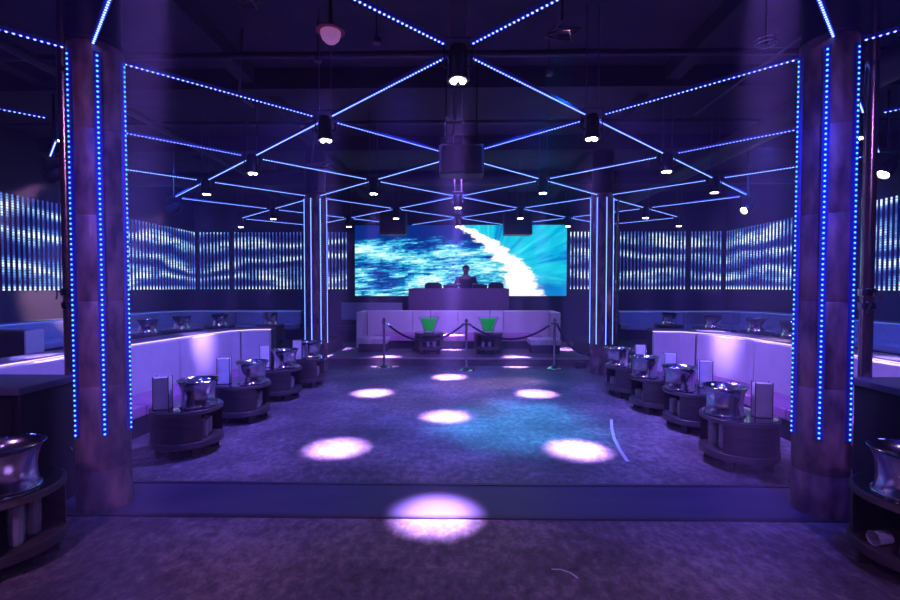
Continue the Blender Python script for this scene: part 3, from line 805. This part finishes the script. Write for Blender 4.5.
# ------------------------------------------------------------------ banquettes
def part_line(P, t0, t1, n=6):
    P = [Vector(p) for p in P]; Ls = [(b - a).length for a, b in zip(P, P[1:])]; T = sum(Ls)
    def at(s):
        s = max(0, min(T, s))
        for a, b, l in zip(P, P[1:], Ls):
            if s <= l + 1e-9: return a.lerp(b, s / l)
            s -= l
        return P[-1]
    cum = [0]
    for l in Ls: cum.append(cum[-1] + l)
    ss = [t0] + [c for c in cum if t0 + 1e-3 < c < t1 - 1e-3] + [t1]
    return [at(s) for s in ss], T
def banquette(label, P, sgn, splits, zt=0.93, zs=0.34, zb=0.0, mats=('white', 'seat'), depth=0.52, cove='cove', group=None, sides=1):
    # sgn: +1 when the room side lies to the right of the line's direction
    t = thing('banquette', label, 'banquette', (P[0][0], P[0][1], 0), 0, group)
    def put(name, bm, mat, bevel=0.0):
        for v in bm.verts: v.co -= Vector((P[0][0], P[0][1], 0))
        return obj(name, bm, mat, t, False, None, bevel)
    back, seatd = (0.16 * sgn, -depth * sgn)
    _, T = part_line(P, 0, 1)
    put('base', sweep(P, 0.15 * sgn, -(depth - 0.06) * sgn, zb, zs - 0.12), M['dark'])
    put('back_frame', sweep(P, 0.08 * sgn, 0.32 * sgn, zb, zt - 0.02), M['dark'])
    put('ledge', sweep(P, 0.02 * sgn, 0.34 * sgn, zt - 0.018, zt + 0.012), M['ledge'], 0.004)
    put('cove_strip', sweep(P, -0.004 * sgn, 0.014 * sgn, zt - 0.012, zt - 0.002), M[cove])
    cuts = [0] + splits + [T]
    for a, b in zip(cuts, cuts[1:]):
        Q, _ = part_line(P, a + 0.008, b - 0.008)
        put('back_cushion', sweep(Q, -0.035 * sgn, 0.078 * sgn, zs - 0.02, zt - 0.02), M[mats[0]], 0.015)
        put('seat_cushion', sweep(Q, -depth * sgn, -0.045 * sgn, zs - 0.12, zs), M[mats[1]], 0.02)
    return t
banquette('long white leather banquette with violet seat behind the left table row', PL, 1, [1.4, 2.55, 3.7])
banquette('long white leather banquette with violet seat behind the right table row', PR, -1, [1.3, 2.5, 3.45])
WL = [(-7.45, 7.15), (-7.45, 11.4), (-7.0, 11.95), (-4.08, 12.0)]
WR = [(7.45, 7.15), (7.45, 11.4), (7.0, 11.95), (4.15, 12.0)]
banquette('blue-lit low banquette along the left wall and back of the raised floor', WL, 1, [1.6, 3.2, 4.8, 6.2], 0.98, 0.66, 0.3, ('grey_leather', 'grey_leather'), 0.5, 'cove_blue')
banquette('blue-lit low banquette along the right wall and back of the raised floor', WR, -1, [1.6, 3.2, 4.8, 6.2], 0.98, 0.66, 0.3, ('grey_leather', 'grey_leather'), 0.5, 'cove_blue')

# booth partitions nearest the viewer
for s, side in ((-1, 'left'), (1, 'right')):
    t = thing('booth_partition', 'tall dark booth partition beyond the front %s column' % side, 'partition', (s * 4.4, 3.25, 0))
    box_obj('body', (0, 0, 0.44), (2.95, 0.44, 0.88), M['dark'], t, 0, 0.01)
    box_obj('top', (0, 0, 0.905), (3.0, 0.50, 0.05), M['ledge'], t, 0, 0.008)
    for q in range(4): box_obj('door_panel', (-1.08 + q * 0.72, -0.225, 0.45), (0.70, 0.02, 0.78), M['dark'], t, 0, 0.005)
t = thing('booth_divider', 'dark booth divider with pale side on the left raised floor', 'divider', (-6.95, 6.75, 0.3))
box_obj('body', (0, 0, 0.33), (1.3, 0.24, 0.66), M['dark'], t, 0, 0.01)
box_obj('end_panel', (0.668, 0.02, 0.33), (0.03, 0.30, 0.66), M['white'], t, 0, 0.006)

# ------------------------------------------------------------------ stage sofa
t = thing('stage_sofa', 'long white leather sofa across the stage behind the green bowls', 'sofa', (0, 11.2, 0.16))
box_obj('base', (0, -0.05, 0.09), (4.5, 0.66, 0.18), M['dark'], t)
for k in range(4):
    box_obj('seat_cushion', (-1.47 + k * 0.98, -0.10, 0.25), (0.96, 0.66, 0.14), M['seat'], t, 0, 0.025)
    box_obj('back_cushion', (-1.68 + k * 1.12, 0.30, 0.52), (1.11, 0.16, 0.66), M['white'], t, 0, 0.02)
for s in (-1, 1):
    box_obj('arm', (s * 2.32, 0.06, 0.425), (0.14, 0.80, 0.85), M['white'], t, 0, 0.02)
box_obj('back_frame', (0, 0.42, 0.43), (4.78, 0.08, 0.85), M['white'], t, 0, 0.01)
for s, side, yy in ((-1, 'left', 10.58), (1, 'right', 10.42)):
    t = thing('ottoman', 'square tufted pale ottoman at the %s end of the stage sofa' % side, 'ottoman', (s * 1.90, yy - 0.12, 0.16), 0, 'ottomans on the stage')
    box_obj('base', (0, 0, 0.09), (0.60, 0.50, 0.18), M['dark'], t)
    bm = bmesh.new()
    for k in range(6): add_box(bm, (-0.275 + k * 0.11, 0, 0.24), (0.112, 0.56, 0.12), 0, 0.02)
    obj('cushion', bm, M['white'], t)

t = thing('rear_bench', 'pale blue bench back seen behind the left end of stage sofa', 'bench', (-2.35, 12.55, 0.16))
box_obj('back', (0, 0.1, 0.78), (1.66, 0.12, 0.46), M['grey_leather'], t, 0, 0.01)
box_obj('seat', (0, -0.15, 0.35), (1.66, 0.5, 0.12), M['dark'], t, 0, 0.02)
box_obj('base', (0, -0.05, 0.28), (1.66, 0.42, 0.55), M['dark'], t)

# ------------------------------------------------------------------ DJ booth, person, gear
t = thing('performance_booth', 'plain dark booth standing before the video screen', 'booth', (0.02, 12.35, 0.16))
box_obj('front_panel', (0, -0.2, 0.70), (2.62, 0.08, 1.40), M['booth'], t, 0, 0.01)
for s in (-1, 1): box_obj('side_panel', (s * 1.27, 0.15, 0.70), (0.08, 0.62, 1.40), M['booth'], t, 0, 0.01)
box_obj('worktop', (0, 0.14, 1.385), (2.46, 0.60, 0.05), M['dark'], t)

def skinned(name, verts, edges, radii, mat, parent, sub=2):
    me = bpy.data.meshes.new(name); me.from_pydata(verts, edges, []); me.materials.append(mat)
    o = bpy.data.objects.new(name, me); C.objects.link(o)
    if parent: o.parent = parent
    sk = o.modifiers.new('skin', 'SKIN'); sk.use_smooth_shade = True
    for v, r in zip(me.skin_vertices[0].data, radii): v.radius = (r, r) if isinstance(r, float) else r
    me.skin_vertices[0].data[0].use_root = True
    s = o.modifiers.new('sub', 'SUBSURF'); s.levels = sub; s.render_levels = sub
    return o
def person():
    t = thing('person', 'person in a dark top standing behind the booth, looking down', 'person', (0.22, 12.98, 0.28))
    t.scale = (1.12, 1.12, 1.08)
    V = []; E = []; R = []
    def add(p, r, par=None):
        V.append(p); R.append(r)
        if par is not None: E.append((par, len(V) - 1))
        return len(V) - 1
    pel = add((0, 0, 0.95), (0.16, 0.11))
    w1 = add((0, 0, 1.10), (0.15, 0.10), pel); ch = add((0, 0, 1.30), (0.18, 0.12), w1); sh = add((0, 0, 1.45), (0.12, 0.09), ch)
    nk = add((0, -0.01, 1.53), 0.058, sh); j = add((0, -0.02, 1.585), (0.066, 0.072), nk); hd = add((0, -0.03, 1.66), (0.078, 0.096), j); tp = add((0, -0.025, 1.745), (0.062, 0.078), hd)
    for s in (-1, 1):
        h = add((s * 0.10, 0, 0.88), 0.095, pel); k = add((s * 0.11, -0.02, 0.50), 0.062, h); a = add((s * 0.12, 0.02, 0.09), 0.042, k); add((s * 0.13, -0.14, 0.035), 0.035, a)
        so = add((s * 0.19, 0, 1.43), 0.065, sh); el = add((s * 0.27, -0.06, 1.17), 0.045, so); wr = add((s * 0.21, -0.28, 1.30), 0.028, el)
        pm = add((s * 0.19, -0.35, 1.305), (0.034, 0.016), wr)
        for f in range(4):
            b = add((s * 0.19 + (f - 1.5) * 0.021, -0.40, 1.303), 0.010, pm); add((s * 0.19 + (f - 1.5) * 0.023, -0.435 - 0.006 * (1 - abs(f - 1.4)), 1.286), 0.008, b)
        th = add((s * 0.19 - s * 0.035, -0.33, 1.30), 0.011, wr); add((s * 0.19 - s * 0.05, -0.37, 1.287), 0.009, th)
    skinned('body', V, E, R, M['skin'], t)
    # clothes as a slightly larger skin over torso and arms, and trousers
    keep = lambda idx, gr: ([V[i] for i in idx], [(idx.index(a), idx.index(b)) for a, b in E if a in idx and b in idx], [tuple(c + gr for c in (R[i] if isinstance(R[i], tuple) else (R[i], R[i]))) for i in idx])
    arms = [i for i, v in enumerate(V) if abs(abs(v[0]) - 0.21) < 1e-6]
    for i, v in enumerate(V):
        if abs(abs(v[0]) - 0.19) < 1e-6 and v[2] == 1.43 or abs(abs(v[0]) - 0.27) < 1e-6: arms.append(i)
    vs_, es_, rs_ = keep([pel, w1, ch, sh] + arms, 0.02); skinned('shirt', vs_, es_, rs_, M['shirt'], t)
    legs = [pel] + [i for i, v in enumerate(V) if v[2] in (0.88, 0.50, 0.09)]
    vs_, es_, rs_ = keep(legs, 0.012); skinned('trousers', vs_, es_, rs_, M['shirt'], t)
    bm = bmesh.new(); bmesh.ops.create_uvsphere(bm, u_segments=20, v_segments=14, radius=1)
    for v in bm.verts:
        v.co = Vector((v.co.x * 0.093, v.co.y * 0.108 + 0.0, v.co.z * 0.095 + 1.695))
        if v.co.y < -0.045 and v.co.z < 1.73: v.co.y += 0.055
        if v.co.z < 1.66: v.co.x *= 0.85; v.co.y = max(v.co.y, 0.0)
    obj('hair', bm, M['hair'], t, True)
    bm = bmesh.new(); add_tube(bm, (0, -0.115, 1.68), (0, -0.142, 1.645), 0.008, 0.015, 8); obj('nose', bm, M['skin'], t, True)
    for s in (-1, 1):
        bm = bmesh.new(); bmesh.ops.create_uvsphere(bm, u_segments=10, v_segments=8, radius=0.011)
        for v in bm.verts: v.co += Vector((s * 0.032, -0.112, 1.672))
        obj('eye', bm, M['card'], t, True)
        bm = bmesh.new(); bmesh.ops.create_uvsphere(bm, u_segments=10, v_segments=8, radius=1)
        for v in bm.verts: v.co = Vector((v.co.x * 0.010 + s * 0.084, v.co.y * 0.02 - 0.01, v.co.z * 0.032 + 1.655))
        obj('ear', bm, M['skin'], t, True)
    bm = bmesh.new(); add_tube(bm, (-0.025, -0.118, 1.615), (0.025, -0.118, 1.615), 0.006, seg=6); obj('mouth', bm, M['red'], t)
    return t
person()
t = thing('riser', 'low dark riser under the person behind the booth', 'riser', (0.22, 13.0, 0.16))
box_obj('deck', (0, 0, 0.06), (1.6, 0.7, 0.12), M['dark'], t, 0, 0.01)

def deck(label, x):
    t = thing('turntable_deck', label, 'music deck', (x, 12.5, 1.571), 0, 'decks on the booth')
    box_obj('case', (0, 0, 0.045), (0.38, 0.38, 0.09), M['blackmetal'], t, 0, 0.01)
    bm = bmesh.new(); add_lathe(bm, [(0, 0.092), (0.12, 0.092), (0.12, 0.108), (0, 0.11)], 28, (0, -0.03, 0)); obj('platter', bm, M['steel'], t, True)
    bm = bmesh.new(); add_box(bm, (0, 0.15, 0.105), (0.2, 0.06, 0.03), 0, 0.004); obj('display', bm, M['gloss'], t)
deck('left flat music deck lying on the booth top', -0.20); deck('right flat music deck lying on the booth top', 0.58)
def monitor(label, x, wd, hh):
    t = thing('booth_monitor', label, 'speaker', (x, 12.45, 1.571), 0, 'monitor speakers on the booth')
    poly = [(-wd / 2, 0), (wd / 2, 0), (wd / 2 * .95, hh * .7), (wd / 2 * .6, hh), (-wd / 2 * .6, hh), (-wd / 2 * .95, hh * .7)]
    bm = bmesh.new(); a = [bm.verts.new((px, -0.14, pz)) for px, pz in poly]; b = [bm.verts.new((px, 0.16, pz)) for px, pz in poly]
    for k in range(6): bm.faces.new((a[k], a[(k + 1) % 6], b[(k + 1) % 6], b[k]))
    bm.faces.new(a); bm.faces.new(b[::-1]); obj('cabinet', bm, M['dark'], t, False, None, 0.01)
    bm = bmesh.new(); add_box(bm, (0, -0.145, hh * .4), (wd * .75, 0.01, hh * .55), 0, 0.003); obj('grille', bm, M['blackmetal'], t)
monitor('left hump-shaped monitor speaker on the booth top', -0.66, 0.46, 0.15)
monitor('right hump-shaped monitor speaker on the booth top', 1.01, 0.40, 0.15)

# ------------------------------------------------------------------ rope barrier
def make_post():
    t = thing('stanchion', 'x', 'barrier post')
    bm = bmesh.new(); add_lathe(bm, [(0, 0), (0.16, 0), (0.165, 0.01), (0.16, 0.022), (0.10, 0.035), (0.05, 0.055), (0.028, 0.075), (0, 0.075)], 32); obj('foot', bm, M['chrome'], t, True)
    bm = bmesh.new(); add_tube(bm, (0, 0, 0.07), (0, 0, 0.93), 0.024, seg=16); obj('pole', bm, M['chrome'], t, True)
    bm = bmesh.new(); add_lathe(bm, [(0.024, 0.93), (0.040, 0.935), (0.040, 0.955), (0.026, 0.965), (0.026, 0.985), (0.0, 1.0)], 20); obj('finial', bm, M['chrome'], t, True)
    bm = bmesh.new(); add_lathe(bm, [(0.024, 0.88), (0.045, 0.885), (0.045, 0.905), (0.024, 0.91)], 20); obj('rope_ring', bm, M['blackmetal'], t, True)
    return t
SP = [(-1.46, 9.12), (0.16, 8.86), (1.88, 9.07)]
for k, (x, y) in enumerate(SP):
    place(get('post', make_post), (x, y, 0), 0, 'chrome barrier post before the stage, %s of three' % ['leftmost', 'middle', 'rightmost'][k], 'chrome barrier posts')
def rope(p0, p1, sag, label):
    p0, p1 = Vector(p0), Vector(p1); u = (p1 - p0); u.z = 0; u.normalize()
    t = thing('barrier_rope', label, 'rope', p0, 0, 'black barrier ropes')
    a = p0 + u * 0.045; b = p1 - u * 0.045
    pts = []
    for i in range(21):
        f = i / 20; p = a.lerp(b, f); p.z -= sag * 4 * f * (1 - f); pts.append(p - p0)
    bm = bmesh.new(); add_path(bm, pts, 0.020, 8); obj('cord', bm, M['rope'], t, True)
    for q, q2 in ((pts[0], pts[1]), (pts[-1], pts[-2])):
        bm = bmesh.new(); add_tube(bm, q, q + (q2 - q) * 0.8, 0.027, seg=12); obj('end_cap', bm, M['chrome'], t, True)
def sp(k, z=0.895): return (SP[k][0], SP[k][1], z)
rope(sp(0), sp(1), 0.34, 'black velvet rope drooping between the left and middle barrier posts')
rope(sp(1), sp(2), 0.30, 'black velvet rope drooping between the middle and right barrier posts')
rope(sp(2), (2.50, 8.50, 0.42), 0.24, 'black velvet rope from the right barrier post down to rear right column')

# small things on the floor
t = thing('floor_box', 'small black box on the floor beside the stage step', 'box', (2.42, 9.20, 0))
box_obj('case', (0, 0, 0.05), (0.20, 0.14, 0.10), M['blackmetal'], t, 0, 0.012)
box_obj('lid', (0, 0, 0.108), (0.18, 0.12, 0.015), M['dark'], t, 0, 0.004)
def tape(name, label, pts, w_, cat='tape'):
    bm = bmesh.new(); prev = None
    P2 = [Vector((x, y)) for x, y in pts]
    A = offset_line(P2, w_ / 2); B = offset_line(P2, -w_ / 2)
    rows = [[bm.verts.new((a.x, a.y, 0.0005)), bm.verts.new((b.x, b.y, 0.0005)), bm.verts.new((b.x, b.y, 0.003)), bm.verts.new((a.x, a.y, 0.003))] for a, b in zip(A, B)]
    for r, s in zip(rows, rows[1:]):
        for k in range(4): bm.faces.new((r[k], r[(k + 1) % 4], s[(k + 1) % 4], s[k]))
    bm.faces.new(rows[0]); bm.faces.new(rows[-1][::-1])
    tag(obj(name, bm, M['tape']), label, cat)
tape('floor_tape', 'curved strip of white tape on the floor beside the right tables', [(1.85, 5.6), (1.74, 5.25), (1.65, 4.9), (1.59, 4.55), (1.555, 4.25)], 0.034)
tape('paper_scrap', 'thin curled white scrap on the floor at the front', [(0.53, 2.60), (0.58, 2.60), (0.63, 2.57), (0.66, 2.52)], 0.008, 'scrap')
